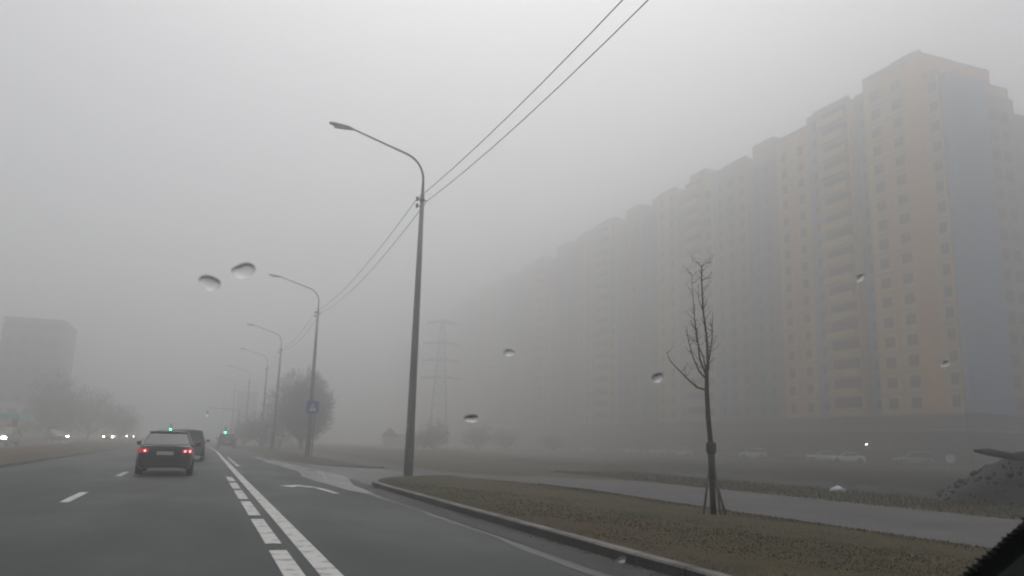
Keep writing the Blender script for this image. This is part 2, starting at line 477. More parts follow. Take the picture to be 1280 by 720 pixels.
# ------------------------------------------------------------------ street lamps
def make_lamp(x, y, label, lean=0.0):
    t = thing('street_lamp', label, 'street lamp', (x, y, 0), 0, 'street lamps along the right kerb')
    m = MB()
    m.tube([(0, 0, -.05), (0, 0, 1.6), (0, 0, 1.65), (0, 0, 6), (0, 0, 10.2)], [.165, .155, .145, .115, .075], 14)
    m.build('pole', M['steel'], t, smooth=True)
    m = MB(); m.tube([(0, 0, -.02), (0, 0, .06)], [.26, .26], 14); m.build('base', M['kerb'], t)
    a = MB(); P = [(0, 0, 10.1), (0, 0, 10.75)]
    for k in range(1, 9):
        th = k/8*R(70); P.append((-.95*(1-math.cos(th)), 0, 10.75+.95*math.sin(th)))
    ex = P[-1]; P += [(ex[0]-2.0, 0, ex[2]+2.0*math.tan(R(18))*.95)]
    a.tube(P, [.055]+[.042]*(len(P)-2)+[.032], 10); a.build('arm', M['steel'], t, smooth=True)
    e = P[-1]
    h = MB(); rings = []
    for s, w, hh in [(.12, .035, .03), (.02, .075, .05), (-.15, .12, .075), (-.5, .125, .07), (-.72, .10, .05), (-.80, .06, .03)]:
        cx, cz = e[0]+s-.12, e[2]-(s-.12)*.13
        rings.append([(cx, -w, cz-hh*.4), (cx, -w*.7, cz+hh*.8), (cx, 0, cz+hh), (cx, w*.7, cz+hh*.8), (cx, w, cz-hh*.4), (cx, 0, cz-hh*.8)])
    h.loft(rings); lh = h.build('lamp_head', M['lamp_grey'], t, smooth=True)
    l = MB(); cx = e[0]-.5; l.box(cx-.24, cx+.22, -.09, .09, e[2]-.02, e[2]+.005+.0, 0); l.build('lens', M['lens'], lh)
    c = MB()
    for s, z in ((-1, 9.98), (-1, 9.72)):
        c.tube([(0, 0, z), (-.20, -.05, z)], .022, 6); c.tube([(-.20, -.05, z-.07), (-.20, -.05, z+.07)], .045, 8)
    c.tube([(0, 0, 9.96), (.18, 0, 9.96)], .02, 6); c.tube([(0, 0, 9.92), (0, 0, 10.02)], .10, 10)
    c.build('cable_clamp', M['black'], t)
    d = MB(); d.box(-.055, .055, -.172, -.10, .55, 1.0); d.build('service_door', M['lamp_grey'], t, bevel=.006)
    return t
lab = ['nearest grey curved-arm street lamp, on the grass verge at the driveway corner',
       'second street lamp, in front of the round bare tree beside the blue sign',
       'third street lamp from the viewer, fading in fog left of the round bare tree',
       'fourth street lamp from the viewer, its head just below the third one',
       'fifth street lamp from the viewer, faint in fog beside the roadside bush',
       'sixth street lamp from the viewer, barely visible in the fog over the road edge',
       'seventh and farthest street lamp, almost lost in the fog']
LY = [27.67, 57.0, 84.0, 108.0, 136.0, 164.0, 192.0]
LX = [6.77, 6.85, 6.7, 7.1, 6.4, 5.2, 4.0]
l0 = make_lamp(LX[0], LY[0], lab[0])
lamps = [l0]
for i in range(1, 7):
    o = copy_tree(l0); o.location = (LX[i], LY[i], 0); o['label'] = lab[i]; lamps.append(o)

# overhead cables hung along the lamps
for k, (dx, nm) in enumerate(((-.22, 'left overhead cable of the pair strung along the street lamps'), (.18, 'right overhead cable of the pair strung along the street lamps'))):
    m = MB(); P = []
    nodes = [(6.77, -1.0)] + list(zip(LX, LY))
    for (xa, ya), (xb, yb) in zip(nodes, nodes[1:]):
        for q in range(12):
            s = q/12; P.append((xa+(xb-xa)*s+dx, ya+(yb-ya)*s, 9.96-(.56+.04*k)*4*s*(1-s)))
    P.append((nodes[-1][0]+dx, nodes[-1][1], 9.96))
    m.tube(P, .0125, 5)
    tag(m.build('overhead_cable', M['cable'], smooth=True), nm, 'cable', 'overhead cables')

# ------------------------------------------------------------------ blue crossing sign
t = thing('crossing_sign', 'blue square crossing sign with white triangle on its own short post', 'road sign', (6.95, 55.5, 0))
m = MB(); m.tube([(0, 0, 0), (0, 0, 3.75)], .035, 8); m.build('post', M['steel'], t)
m = MB(); m.box(-.56, .24, -.06, -.035, 2.92, 3.74); pl = m.build('sign_panel', M['signblue'], t, bevel=.008)
m = MB(); m.add([(-.40, -.064, 3.08), (.08, -.064, 3.08), (-.16, -.064, 3.58), (-.40, -.061, 3.08), (.08, -.061, 3.08), (-.16, -.061, 3.58)], [(0, 1, 2), (3, 5, 4), (0, 3, 4, 1), (1, 4, 5, 2), (2, 5, 3, 0)])
m.build('white_triangle', M['signwhite'], pl)
m = MB()
m.tube([(-.16, -.068, 3.44), (-.16, -.0685, 3.441)], .03, 6)
for a_, b_ in (((-.16, 3.40), (-.17, 3.25)), ((-.17, 3.25), (-.24, 3.09)), ((-.17, 3.25), (-.09, 3.09)), ((-.16, 3.38), (-.24, 3.28)), ((-.16, 3.38), (-.09, 3.28))):
    m.tube([(a_[0], -.068, a_[1]), (b_[0], -.068, b_[1])], .016, 5)
m.tube([(-.16, -.067, 3.43), (-.16, -.067, 3.47)], .03, 8)
m.build('walking_figure', M['black'], pl)

# ------------------------------------------------------------------ cars
def loft_body(m, stations):
    rings = []
    for y, w, zb, zt in stations:
        h = zt-zb
        half = [(w*.80, zb), (w*.95, zb+.05), (w, zb+.35*h), (w*.995, zb+.62*h), (w*.955, zt-.07), (w*.86, zt-.01)]
        ring = [(0, y, zb)] + [(x, y, z) for x, z in half] + [(0, y, zt+.012)] + [(-x, y, z) for x, z in reversed(half)]
        rings.append(ring)
    m.loft(rings)
PROF = {
 'sedan': dict(L=4.45, H=1.42, st=[(0, .66, .36, .84), (.04, .78, .26, .93), (.16, .845, .20, .985), (.45, .87, .18, 1.0), (.9, .875, .17, .985), (1.6, .885, .17, .965), (2.6, .885, .17, .95), (3.15, .88, .17, .93), (3.8, .87, .18, .86), (4.2, .83, .20, .77), (4.38, .74, .24, .68), (4.45, .62, .30, .60)],
      rb=(.72, .97), rt=(1.28, 1.37), ft=(2.45, 1.38), fb=(3.25, .93), wy=(.78, 3.62), wb=.80, wt=.60),
 'suv': dict(L=4.5, H=1.68, st=[(0, .74, .42, 1.00), (.04, .84, .32, 1.05), (.14, .90, .26, 1.07), (.5, .92, .25, 1.08), (1.6, .93, .24, 1.06), (2.6, .93, .24, 1.05), (3.3, .92, .25, 1.03), (4.0, .90, .26, .97), (4.35, .84, .30, .86), (4.5, .72, .38, .72)],
      rb=(.08, 1.06), rt=(.38, 1.63), ft=(2.55, 1.64), fb=(3.35, 1.03), wy=(.85, 3.65), wb=.85, wt=.68),
 'hatch': dict(L=4.0, H=1.5, st=[(0, .68, .40, .90), (.04, .78, .30, .96), (.14, .83, .24, .99), (.5, .86, .22, 1.0), (1.6, .865, .21, .98), (2.4, .865, .21, .97), (2.95, .86, .22, .95), (3.5, .84, .23, .88), (3.88, .78, .27, .76), (4.0, .66, .33, .64)],
      rb=(.10, .98), rt=(.55, 1.45), ft=(2.0, 1.46), fb=(3.0, .95), wy=(.68, 3.25), wb=.79, wt=.62),
}
def make_car(kind, pkey, col, label, loc, rot, lights='off', group=None, tail='off', name='parked_car', detail=True):
    pr = PROF[kind]; t = thing(name, label, 'car', loc, rot, group)
    pm = paint(pkey, col)
    m = MB(); loft_body(m, pr['st']); body = m.build('body', pm, t, smooth=True, subsurf=1)
    (yb, zb), (yt, zt), (fyt, fzt), (fyb, fzb) = pr['rb'], pr['rt'], pr['ft'], pr['fb']
    wb, wt = pr['wb'], pr['wt']
    zb -= .03; fzb -= .03
    g = MB()
    q = .015
    v = [(-wb, yb, zb), (wb, yb, zb), (wb, fyb, fzb), (-wb, fyb, fzb), (-wt, yt, zt), (wt, yt, zt), (wt, fyt, fzt), (-wt, fyt, fzt)]
    # side glass (both sides, inner core), then rear and front screens as parts of their own
    g.add(v, [(0, 3, 7, 4), (1, 5, 6, 2), (0, 1, 2, 3), (4, 7, 6, 5)]); g.build('side_windows', M['glass'], t)
    def screen(nm, a, b, c, d, outy):
        s = MB(); A, B, Cc, D = map(Vector, (a, b, c, d)); o_ = Vector((0, outy, .004))
        s.add([A, B, Cc, D, A+o_, B+o_, Cc+o_, D+o_], [(0, 1, 2, 3), (4, 7, 6, 5), (0, 4, 5, 1), (1, 5, 6, 2), (2, 6, 7, 3), (3, 7, 4, 0)])
        return s.build(nm, M['glass'], t)
    screen('rear_window', v[0], v[1], v[5], v[4], -.008)
    screen('windscreen', v[3], v[2], v[6], v[7], .008)
    r = MB(); rings = []
    for k in range(5):
        s = k/4; y = yt+(fyt-yt)*s; zc = .05 + .03*math.sin(math.pi*s); e = -.02 if k in (0, 4) else 0.02
        w = wt+.02
        zz = zt+(fzt-zt)*s
        rings.append([(-w, y, zz-.03), (-w*.94, y, zz+.02), (-w*.5, y, zz+zc*.8), (0, y, zz+zc), (w*.5, y, zz+zc*.8), (w*.94, y, zz+.02), (w, y, zz-.03)])
    rings[0] = [(x, y-.05, z) for x, y, z in rings[0]]; rings[-1] = [(x, y+.06, z-.01) for x, y, z in rings[-1]]
    r.loft(rings); r.build('roof', pm, t, smooth=True)
    p = MB()
    for a, b in ((0, 4), (1, 5), (2, 6), (3, 7)): p.tube([v[a], v[b]], [.05, .04], 6)
    for sx in (-1, 1):
        mid = (yt+fyt)/2; p.tube([(sx*wb, mid+.15, (zb+fzb)/2), (sx*(wt+.005), mid, (zt+fzt)/2)], .03, 6)
        p.tube([(sx*(wb+.01), yb+.05, zb+.03), (sx*(wb+.01), fyb-.05, fzb+.03)], .02, 6)
    p.build('pillars', pm, t)
    W = max(s[1] for s in pr['st'])
    for sx in (-1, 1):
        for wy in pr['wy']:
            w_ = MB(); R_ = .31 if kind != 'suv' else .35
            rr = [(R_*.62, .0), (R_*.93, .0), (R_, .03), (R_, .17), (R_*.93, .2), (R_*.62, .2)]
            n = 18; vs = []; fs = []
            for i in range(n):
                th = 2*math.pi*i/n
                for rad, xx in rr: vs.append((sx*(W+.012-xx), wy+rad*math.cos(th), R_+rad*math.sin(th)))
            k6 = len(rr)
            for i in range(n):
                for j in range(k6-1):
                    fs.append((i*k6+j, i*k6+j+1, ((i+1) % n)*k6+j+1, ((i+1) % n)*k6+j))
            w_.add(vs, fs); ty = w_.build('wheel', M['tyre'], t, smooth=True)
            d = MB(); d.tube([(sx*(W-.01), wy, R_), (sx*(W-.16), wy, R_)], R_*.62, 14); d.build('rim', M['rim'], ty)
            a = MB(); vs = []; fs = []
            for i in range(11):
                th = math.pi*i/10; 
                for rad in (R_+.015, R_+.075): vs.append((sx*(W+.004), wy+rad*math.cos(th), R_+rad*math.sin(th)))
                for rad in (R_+.015, R_+.075): vs.append((sx*(W-.12), wy+rad*math.cos(th), R_+rad*math.sin(th)))
            for i in range(10):
                b = i*4; fs += [(b, b+1, b+5, b+4), (b+1, b+3, b+7, b+5), (b, b+4, b+6, b+2)]
            a.add(vs, fs); a.build('wheel_arch', M['black'], t)
    st = pr['st']
    zl = st[2][3]-.22
    W0 = st[2][1]
    for sx in (-1, 1):
        l = MB(); x0, x1 = sorted((sx*(W0-.40), sx*(W0-.01)))
        if kind == 'sedan':
            x0, x1 = sorted((sx*(W0-.33), sx*(W0-.0)))
            l.add([(x0, -.0, zl-.05), (x1, .05 if sx > 0 else -.0, zl-.05), (x1, .05 if sx > 0 else 0, zl+.09), (x0, 0, zl+.07),
                   (x0, .22, zl-.05), (x1, .3, zl-.05), (x1, .3, zl+.09), (x0, .22, zl+.07)],
                  [(0, 1, 2, 3), (4, 7, 6, 5), (0, 4, 5, 1), (1, 5, 6, 2), (2, 6, 7, 3), (3, 7, 4, 0)])
        else:
            x0, x1 = sorted((sx*(W0-.17), sx*(W0+.005)))
            l.box(x0, x1, .0, .22, zl-.12, zl+.20)
        tl = l.build('taillight', M['red'] if tail == 'on' else M['reddim'], t, bevel=.02)
        if tail == 'on':
            spots = [(-.23,), (-.08,)] if sx > 0 else [(-.22,)]
            for (dxx,) in spots:
                b = MB(); cx = sx*(W0+dxx); b.tube([(cx, -.012, zl+.015), (cx, .03, zl+.015)], .036, 10); b.build('bulb', M['bulb'], tl)
    # headlights
    fe = st[-1]; f2 = st[-2]; zh = f2[3]-.07
    for sx in (-1, 1):
        l = MB(); x0, x1 = sorted((sx*(f2[1]-.30), sx*(f2[1]+.02)))
        l.box(x0, x1, f2[0]-.10, fe[0]-.02, zh-.08, zh+.06)
        on = lights == 'on' or (lights == 'right' and sx < 0)
        l.build('headlight', M['head'] if on else M['headoff'], t, bevel=.02)
    pl_ = MB(); pl_.box(-.26, .26, -.022, .02, st[2][3]-.33, st[2][3]-.22); pl_.build('number_plate', M['plate'], t)
    bt = MB(); zt_ = st[2][2]+.03
    bt.tube([(-.60, .03, zt_-.0), (-.4, -.005, zt_), (0, -.02, zt_+.004), (.4, -.005, zt_), (.60, .03, zt_)], .016, 6)
    bt.build('bumper_trim', M['chrome'], t)
    gr = MB(); gr.box(-.42, .42, fe[0]-.06, fe[0]+.006, fe[2]+.06, fe[3]-.04); gr.build('grille', M['black'], t)
    for sx in (-1, 1):
        w2 = MB(); mx = sx*(W+.12); my = fyb-.35; mz = fzb+.08
        w2.loft([[(mx-.09, my-.05, mz-.06), (mx+.09, my-.05, mz-.06), (mx+.09, my-.05, mz+.07), (mx-.09, my-.05, mz+.07)],
                 [(mx-.06, my+.07, mz-.04), (mx+.06, my+.07, mz-.04), (mx+.06, my+.07, mz+.05), (mx-.06, my+.07, mz+.05)]])
        w2.tube([(mx-sx*.04, my, mz-.04), (sx*(W-.03), my+.02, mz-.09)], .02, 5)
        w2.build('wing_mirror', M['black'], t, bevel=.01)
    if kind == 'sedan' and tail == 'on':
        sp = MB(); sp.box(-.70, .70, .04, .10, .965, .995); sp.build('boot_lip', pm, t, bevel=.01)
        rb_ = MB(); rb_.box(-.62, .62, -.012, .06, .30, .40); rb_.build('bumper_insert', M['black'], t, bevel=.01)
    return t

make_car('sedan', 'dark', (.012, .013, .015), 'black sedan seen from behind with red taillights lit, in the lane ahead', (-1.0, 27.4, 0), 0, tail='on', name='car', group='cars driving ahead').scale = (.93, 1, .965)
make_car('suv', 'darkgreen', (.018, .026, .026), 'dark tall car half hidden in front of the black sedan, right mirror showing', (-.70, 43.5, 0), 0, name='car', group='cars driving ahead').scale = (1, 1, .91)
make_car('hatch', 'maroon', (.12, .022, .024), 'faint dark red car far ahead in the right lane, under the green light', (2.5, 88, 0), R(1), name='car', group='cars driving ahead')
# oncoming
make_car('hatch', 'grey', (.10, .10, .11), 'oncoming car with both headlights shining, left of the black sedan', (-12.0-1.9, 148, 0), R(180), lights='on', name='car', group='oncoming cars')
make_car('hatch', 'silver', (.25, .25, .26), 'farther oncoming car whose headlight shows just beside the black sedan', (-14.6, 200, 0), R(180), lights='on', name='car', group='oncoming cars')
make_car('hatch', 'bluecar', (.05, .09, .11), 'dark blue car at the left edge with a bright headlight, below the teal canopy', (-14.6, 76.5, 0), R(176), lights='right', name='car', group='oncoming cars')
make_car('suv', 'palecar', (.38, .38, .38), 'pale car parked right of the teal canopy across the road', (-24.5, 96, 0), R(80), name='parked_car')
make_car('hatch', 'darkcar', (.05, .055, .06), 'dark car beyond the median with one small white light on', (-18.0, 119, 0), R(205), lights='right', name='car')
PK = [(169, 'hatch', 'w1', (.72, .72, .72), 'far left pale parked car of the row below the apartment block'),
      (137, 'sedan', 'w2', (.62, .64, .64), 'long pale parked car left of the sapling, left one of a touching pair'),
      (129, 'hatch', 'w2', (.62, .64, .64), 'pale parked car left of the sapling, right one of a touching pair'),
      (116, 'hatch', 'g3', (.20, .21, .22), 'grey parked car just right of the sapling trunk'),
      (107, 'suv', 'w4', (.80, .82, .84), 'bright white parked car with tall windows, right of the grey one'),
      (98, 'sedan', 'g4', (.06, .07, .075), 'dark parked car between the two bright white ones'),
      (91.5, 'hatch', 'w5', (.66, .68, .68), 'small pale parked car touching the left end of a white one'),
      (86.5, 'sedan', 'w6', (.78, .80, .80), 'white parked sedan at the foot of the balcony stack'),
      (76, 'suv', 'w7', (.30, .31, .31), 'dull pale parked car left of the dark soil heap'),
      (148, 'suv', 'w8', (.7, .7, .7), 'pale upright parked van-like car far back in the row left of the sapling')]
for i, (y, k, key, col, lb) in enumerate(PK):
    make_car(k, key, col, lb, (84+(i % 3)*.4, y, 0), R([10, 55, 48, 20, 52, 15, 60, 50, 60, 5][i]), name='parked_car', group='cars parked below the apartment block')

# ------------------------------------------------------------------ traffic lights
def make_signal(label, loc, zc, arm=0.0):
    t = thing('traffic_light', label, 'traffic light', loc, 0, 'green traffic lights')
    x = arm
    m = MB(); 
    if arm:
        m.tube([(0, 0, 0), (0, 0, zc+.9), (arm*.5, 0, zc+1.15), (arm, 0, zc+1.2)], [.09, .08, .06, .05], 8)
        m.tube([(x, 0, zc+.8), (x, 0, zc+1.2)], .03, 6)
    else:
        m.tube([(0, .12, 0), (0, .12, zc+.9)], .06, 8)
    m.build('post', M['steel'], t)
    m = MB(); m.box(x-.17, x+.17, -.1, .1, zc-.2, zc+.8); h = m.build('housing', M['black'], t, bevel=.03)
    for k, nm in enumerate(('green', 'amber', 'red')):
        b = MB(); b.tube([(x, -.13, zc+.3*k), (x, -.05, zc+.3*k)], .13 if k else .15, 14)
        b.build('lamp', (M['green'] if not arm else M['greendim']) if k == 0 else M['signoff'], h)
        v = MB(); vs = []; 
        n = 10
        for q in range(n+1):
            th = math.pi*q/n
            for yy in (-.1, -.28): vs.append((x+.15*math.cos(th), yy, zc+.3*k+.15*math.sin(th)))
            for yy in (-.1, -.28): vs.append((x+.16*math.cos(th), yy, zc+.3*k+.16*math.sin(th)))
        fs = []
        for q in range(n): b4 = 4*q; fs += [(b4, b4+1, b4+5, b4+4), (b4+2, b4+6, b4+7, b4+3), (b4+1, b4+3, b4+7, b4+5)]
        v.add(vs, fs); v.build('visor', M['black'], h)
    return t
make_signal('green traffic light showing just above the roof of the black sedan', (-4.35, 130, 0), 2.05)
make_signal('green traffic light low on a post above the dark red car', (3.3, 130, 0), 1.85)
make_signal('green traffic light hung high on an arm over the road', (5.2, 133, 0), 4.3, arm=-4.7)

# ------------------------------------------------------------------ staked sapling
t = thing('sapling_tree', 'thin bare sapling with upright branches tied to wooden stakes on the near verge', 'tree', (9.25, 13.38, 0.0))
B0 = Vector((9.25, 13.38, 0.0))
rs = random.Random(5)
def loc(p): return tuple(Vector(p)-B0)
m = MB()
m.tube([loc(p) for p in [(9.257, 13.379, -.03), (9.242, 13.384, .682), (9.235, 13.385, 1.285), (9.193, 13.403, 1.896), (9.18, 13.41, 2.36), (9.185, 13.41, 2.75), (9.20, 13.40, 2.9)]], [.062, .055, .052, .047, .044, .040, .03], 9)
m.build('trunk', M['bark'], t, smooth=True)
cr = MB()
def branch(pts, r0, r1, twigs=0, up=.5):
    P = [Vector(p) for p in pts]
    n = len(P); rad = [r0+(r1-r0)*i/(n-1) for i in range(n)]
    cr.tube([p-B0 for p in P], rad, 6)
    for _ in range(twigs):
        s = .15+.85*rs.random(); i = min(n-2, int(s*(n-1))); f = s*(n-1)-i
        p = P[i].lerp(P[i+1], f); a = rs.random()*6.283
        d = Vector((math.cos(a), math.sin(a), up+rs.random()*.6)).normalized()
        l = .07+.20*rs.random()
        q = p+d*l*.5; e = q+(d+Vector((0, 0, .4))).normalized()*l*.5
        cr.tube([p-B0, q-B0, e-B0], [.006, .005, .0025], 4)
        cr.tube([e-B0, e-B0+Vector((0, 0, .012))], .008, 4)   # bud
branch([(9.18, 13.41, 2.70), (9.21, 13.396, 2.833), (9.204, 13.399, 3.309), (9.175, 13.40, 3.6), (9.14, 13.422, 3.951), (9.121, 13.43, 4.604), (9.126, 13.428, 4.885)], .034, .012, 34)
branch([(9.126, 13.428, 4.87), (9.06, 13.45, 4.95), (8.95, 13.48, 4.99)], .008, .003, 2)
branch([(9.126, 13.428, 4.88), (9.22, 13.40, 4.95), (9.33, 13.36, 4.98)], .007, .003, 2)
branch([(9.121, 13.43, 4.60), (9.22, 13.39, 4.64), (9.33, 13.35, 4.66)], .008, .003, 2)
branch([(9.157, 13.416, 2.40), (8.998, 13.476, 2.45), (8.837, 13.536, 2.60), (8.662, 13.602, 2.785), (8.515, 13.657, 2.95), (8.44, 13.68, 3.12)], .022, .005, 5)
branch([(9.17, 13.41, 2.62), (9.046, 13.458, 2.76), (8.933, 13.50, 3.05), (8.86, 13.53, 3.35), (8.82, 13.54, 3.66)], .020, .005, 9)
branch([(9.17, 13.41, 2.70), (9.06, 13.45, 3.0), (9.03, 13.465, 3.35), (8.98, 13.48, 3.75), (8.95, 13.49, 4.25), (8.93, 13.50, 4.75)], .022, .004, 18)
branch([(9.18, 13.41, 2.72), (9.12, 13.2, 3.05), (9.08, 13.05, 3.4), (9.07, 13.0, 3.9)], .018, .004, 10)
branch([(9.18, 13.41, 2.75), (9.25, 13.6, 3.05), (9.16, 13.7, 3.4), (9.13, 13.72, 3.8)], .018, .004, 9)
branch([(9.14, 13.42, 3.95), (9.05, 13.44, 4.2), (9.04, 13.44, 4.5)], .010, .003, 5)
cr.build('crown', M['bark'], t, smooth=True)
for a, b in (((9.07, 13.44, -.03), (9.20, 13.40, .95)), ((9.31, 13.22, -.03), (9.27, 13.33, .95)), ((9.53, 13.35, -.03), (9.29, 13.385, .80))):
    s = MB(); s.tube([loc(a), loc(b)], [.024, .021], 7); s.build('stake', M['stake'], t, smooth=True)
m = MB(); m.tube([loc((9.24, 13.385, 1.17)), loc((9.24, 13.385, 1.22)), loc((9.24, 13.385, 1.36)), loc((9.24, 13.385, 1.40))], [.07, .098, .10, .075], 10); m.build('tie_wrap', M['wrap'], t, smooth=True)
m = MB(); m.tube([loc((9.25, 13.385, .70)), loc((9.245, 13.385, .9)), loc((9.24, 13.385, 1.17))], [.07, .066, .07], 10); m.build('trunk_guard', M['wrap'], t, smooth=True)

# ------------------------------------------------------------------ bare trees and shrubs
def bare_tree(name, label, cat, base, height, spread, trunk_h, n_limbs, depth, mat, seed, twig_r=.012, group=None, shape=1.0, fine=3, fill=0):
    rr = random.Random(seed); t = thing(name, label, cat, base, 0, group)
    tr = MB(); tr.tube([(0, 0, -.1), (.05, 0, trunk_h*.5), (0, .05, trunk_h), (0, 0, height*.55)], [height*.028, height*.022, height*.018, height*.006], 8)
    tr.build('trunk', mat, t, smooth=True)
    cw = MB()
    def grow(p, d, l, r, lev):
        bend = Vector((rr.gauss(0, .12), rr.gauss(0, .12), .14))
        q = p+d*l*.5; d2 = (d+bend).normalized(); e = q+d2*l*.5
        cw.tube([p, q, e], [r, r*.8, r*.6], 5 if lev < 2 else 3, caps=False)
        if lev >= depth: return
        for k in range(rr.choice((3, 4)) if lev < depth-1 else fine):
            s = .35+.65*rr.random(); b = p.lerp(q, s*2) if s < .5 else q.lerp(e, s*2-1)
            a = rr.random()*6.283; side = Vector((math.cos(a), math.sin(a), .35*rr.random()))
            nd = (d2*(.75+.3*rr.random())+side*.62+Vector((0, 0, .12))).normalized()
            nl = l*(.50+.28*rr.random())
            # keep inside the egg-shaped crown
            tip = b+nd*nl; cz = height*.55; k2 = (tip.x/spread)**2+(tip.y/spread)**2+((tip.z-cz)/(height*.48))**2
            if k2 > 1.05: nl *= max(.2, 1.05/k2)*.7
            grow(b, nd, nl, max(r*.55, twig_r), lev+1)
    for k in range(n_limbs):
        a = 2*math.pi*k/n_limbs+rr.random()*.5; el = rr.uniform(.25, 1.4)*shape
        z = trunk_h*(.5+.9*rr.random())
        d = Vector((math.cos(a), math.sin(a), el)).normalized()
        grow(Vector((0, 0, z)), d, min(spread*.75, height*.40)*(.8+.3*rr.random()), height*.012, 0)
    for _ in range(fill):
        u = 1.06*rr.random()**.58; a = rr.random()*6.283; cz_ = rr.uniform(-1, 1); sn = math.sqrt(1-cz_*cz_)
        lump = 1+.15*math.sin(3*a+seed)+.11*math.sin(5*a+4*cz_+seed)+.06*math.sin(9*cz_+2*a)
        dv = Vector((sn*math.cos(a), sn*math.sin(a), cz_))
        p = Vector((dv.x*spread, dv.y*spread, dv.z*height*.47))*u*lump + Vector((0, 0, height*.53))
        if p.z < .4: continue
        d = (Vector((dv.x, dv.y, dv.z*.5+.75))*.8 + Vector((rr.gauss(0, .35), rr.gauss(0, .35), rr.gauss(0, .25)))).normalized()
        l = height*(.05+.07*rr.random()); q = p+d*l*.5
        e = q+(d+Vector((rr.gauss(0, .25), rr.gauss(0, .25), .2))).normalized()*l*.5
        cw.tube([p, q, e], [twig_r, twig_r*.8, twig_r*.3], 3, caps=False)
        for _k in range(2):
            d3 = (d+Vector((rr.gauss(0, .6), rr.gauss(0, .6), rr.gauss(0, .4)))).normalized()
            cw.tube([q, q+d3*l*.45], [twig_r*.7, twig_r*.3], 3, caps=False)
    cw.build('crown', mat, t)
    return t
bare_tree('bare_tree', 'big round bare tree with a dense purplish crown behind the second street lamp', 'tree', (10.8, 97, 0), 8.5, 3.25, 1.0, 16, 3, M['barkfar'], 11, .013, shape=1.2, fine=4, fill=9000)
# left far trees
LT = [(-20.5, 138, 9.5, 3.5, 'bare tree in the fog touching the dark tower block'), (-16.5, 150, 8.2, 3.8, 'bare tree in the fog in the middle of the left clump'),
      (-12.5, 158, 6.0, 3.0, 'lowest bare tree at the right end of the left clump'), (-24, 170, 11, 4.5, 'tallest bare tree behind the left clump')]
for i, (x, y, h, s, lb) in enumerate(LT):
    bare_tree('bare_tree', lb, 'tree', (x-1.0, y, 0), h, s, h*.18, 12, 3, M['barkdark'], 30+i, .022, 'bare trees across the road', fine=4, fill=2200)
SH = [(7.6, 112, 4.6, 2.2, 'roadside bush between the third and fourth street lamps'), (5.9, 128, 3.8, 2.0, 'small bush farther along the right kerb'),
      (33.5, 121, 4.4, 2.2, 'upright grey bush in the fog just right of the nearest lamp pole'), (29.5, 112, 2.6, 1.8, 'low bush beside the pale shed'),
      (46, 138, 4.6, 3.2, 'wide grey bush in the fog left of the apartment block'), (56, 150, 4.2, 3.4, 'second wide bush right of the grey one, near the parked cars'),
      (66, 150, 3.4, 3.4, 'rightmost low bush at the left end of the parked cars')]
for i, (x, y, h, s, lb) in enumerate(SH):
    bare_tree('bush', lb, 'bush', (x, y, 0), h, s, .3, 14, 3, M['barkdark'] if i > 1 else M['barkfar'], 60+i, .018, 'bushes in the fog', shape=1.1, fine=4, fill=1500)

# ------------------------------------------------------------------ bus shelter
t = thing('bus_shelter', 'small white-framed shelter at the foot of the round bare tree', 'shelter', (8.4, 101, 0), R(8))
for x in (-.85, -.1, .85):
    m = MB(); m.box(x-.05, x+.05, -.05, .05, 0, 2.1); m.build('post', M['signwhite'], t)
m = MB(); m.box(-1.0, 1.0, -.25, .9, 2.1, 2.22); m.build('roof', M['signwhite'], t, bevel=.02)
m = MB(); m.box(-.8, -.2, -.02, .02, .5, 1.7); m.build('panel', M['black'], t)
m = MB(); m.box(.05, .7, -.02, .02, .3, 1.2); m.build('panel', M['pale'], t)
m = MB(); m.box(-.7, .7, .35, .7, .42, .48); m.box(-.6, -.5, .4, .65, 0, .42); m.box(.5, .6, .4, .65, 0, .42); m.build('bench', M['stake'], t)

# ------------------------------------------------------------------ pylon
t = thing('power_pylon', 'faint lattice power pylon with wide cross-arms rising out of the fog', 'pylon', (53.0, 189, 0), R(-14))
t.scale = (.73, .73, .73)
m = MB(); Hh = 42.0
def wz(z): return 2.6*(1-z/Hh)+.55
for sx, sy in ((-1, -1), (1, -1), (1, 1), (-1, 1)):
    m.tube([(sx*wz(z), sy*wz(z), z) for z in (0, 14, 28, Hh)], [.34, .30, .26, .2], 4)
zs = [0, 5, 9.5, 14, 18, 21.5, 25, 28, 31, 34, 37, 40, Hh]
cs = [(-1, -1), (1, -1), (1, 1), (-1, 1)]
for z0, z1 in zip(zs, zs[1:]):
    for k in range(4):
        a = cs[k]; b = cs[(k+1) % 4]
        p0 = (a[0]*wz(z0), a[1]*wz(z0), z0); p1 = (b[0]*wz(z1), b[1]*wz(z1), z1)
        q0 = (b[0]*wz(z0), b[1]*wz(z0), z0); q1 = (a[0]*wz(z1), a[1]*wz(z1), z1)
        m.tube([p0, p1], .08, 3); m.tube([q0, q1], .08, 3); m.tube([q1, p1], .08, 3)
m.build('lattice_mast', M['pylon'], t)
for z, w in ((22.6, 6.3), (28.4, 6.4), (34.2, 6.2), (41.2, 5.0)):
    a = MB()
    for sx in (-1, 1):
        for sy in (-.5, .5):
            a.tube([(0, sy, z+.35), (sx*w, 0, z)], .30, 4); a.tube([(0, sy, z+1.3), (sx*w, 0, z)], .12, 4)
        a.tube([(sx*w, 0, z), (sx*w, 0, z-1.2)], .10, 5)
        a.tube([(sx*w*.6, 0, z), (sx*w*.6, 0, z-1.0)], .09, 5)
    a.build('cross_arm', M['pylon'], t)

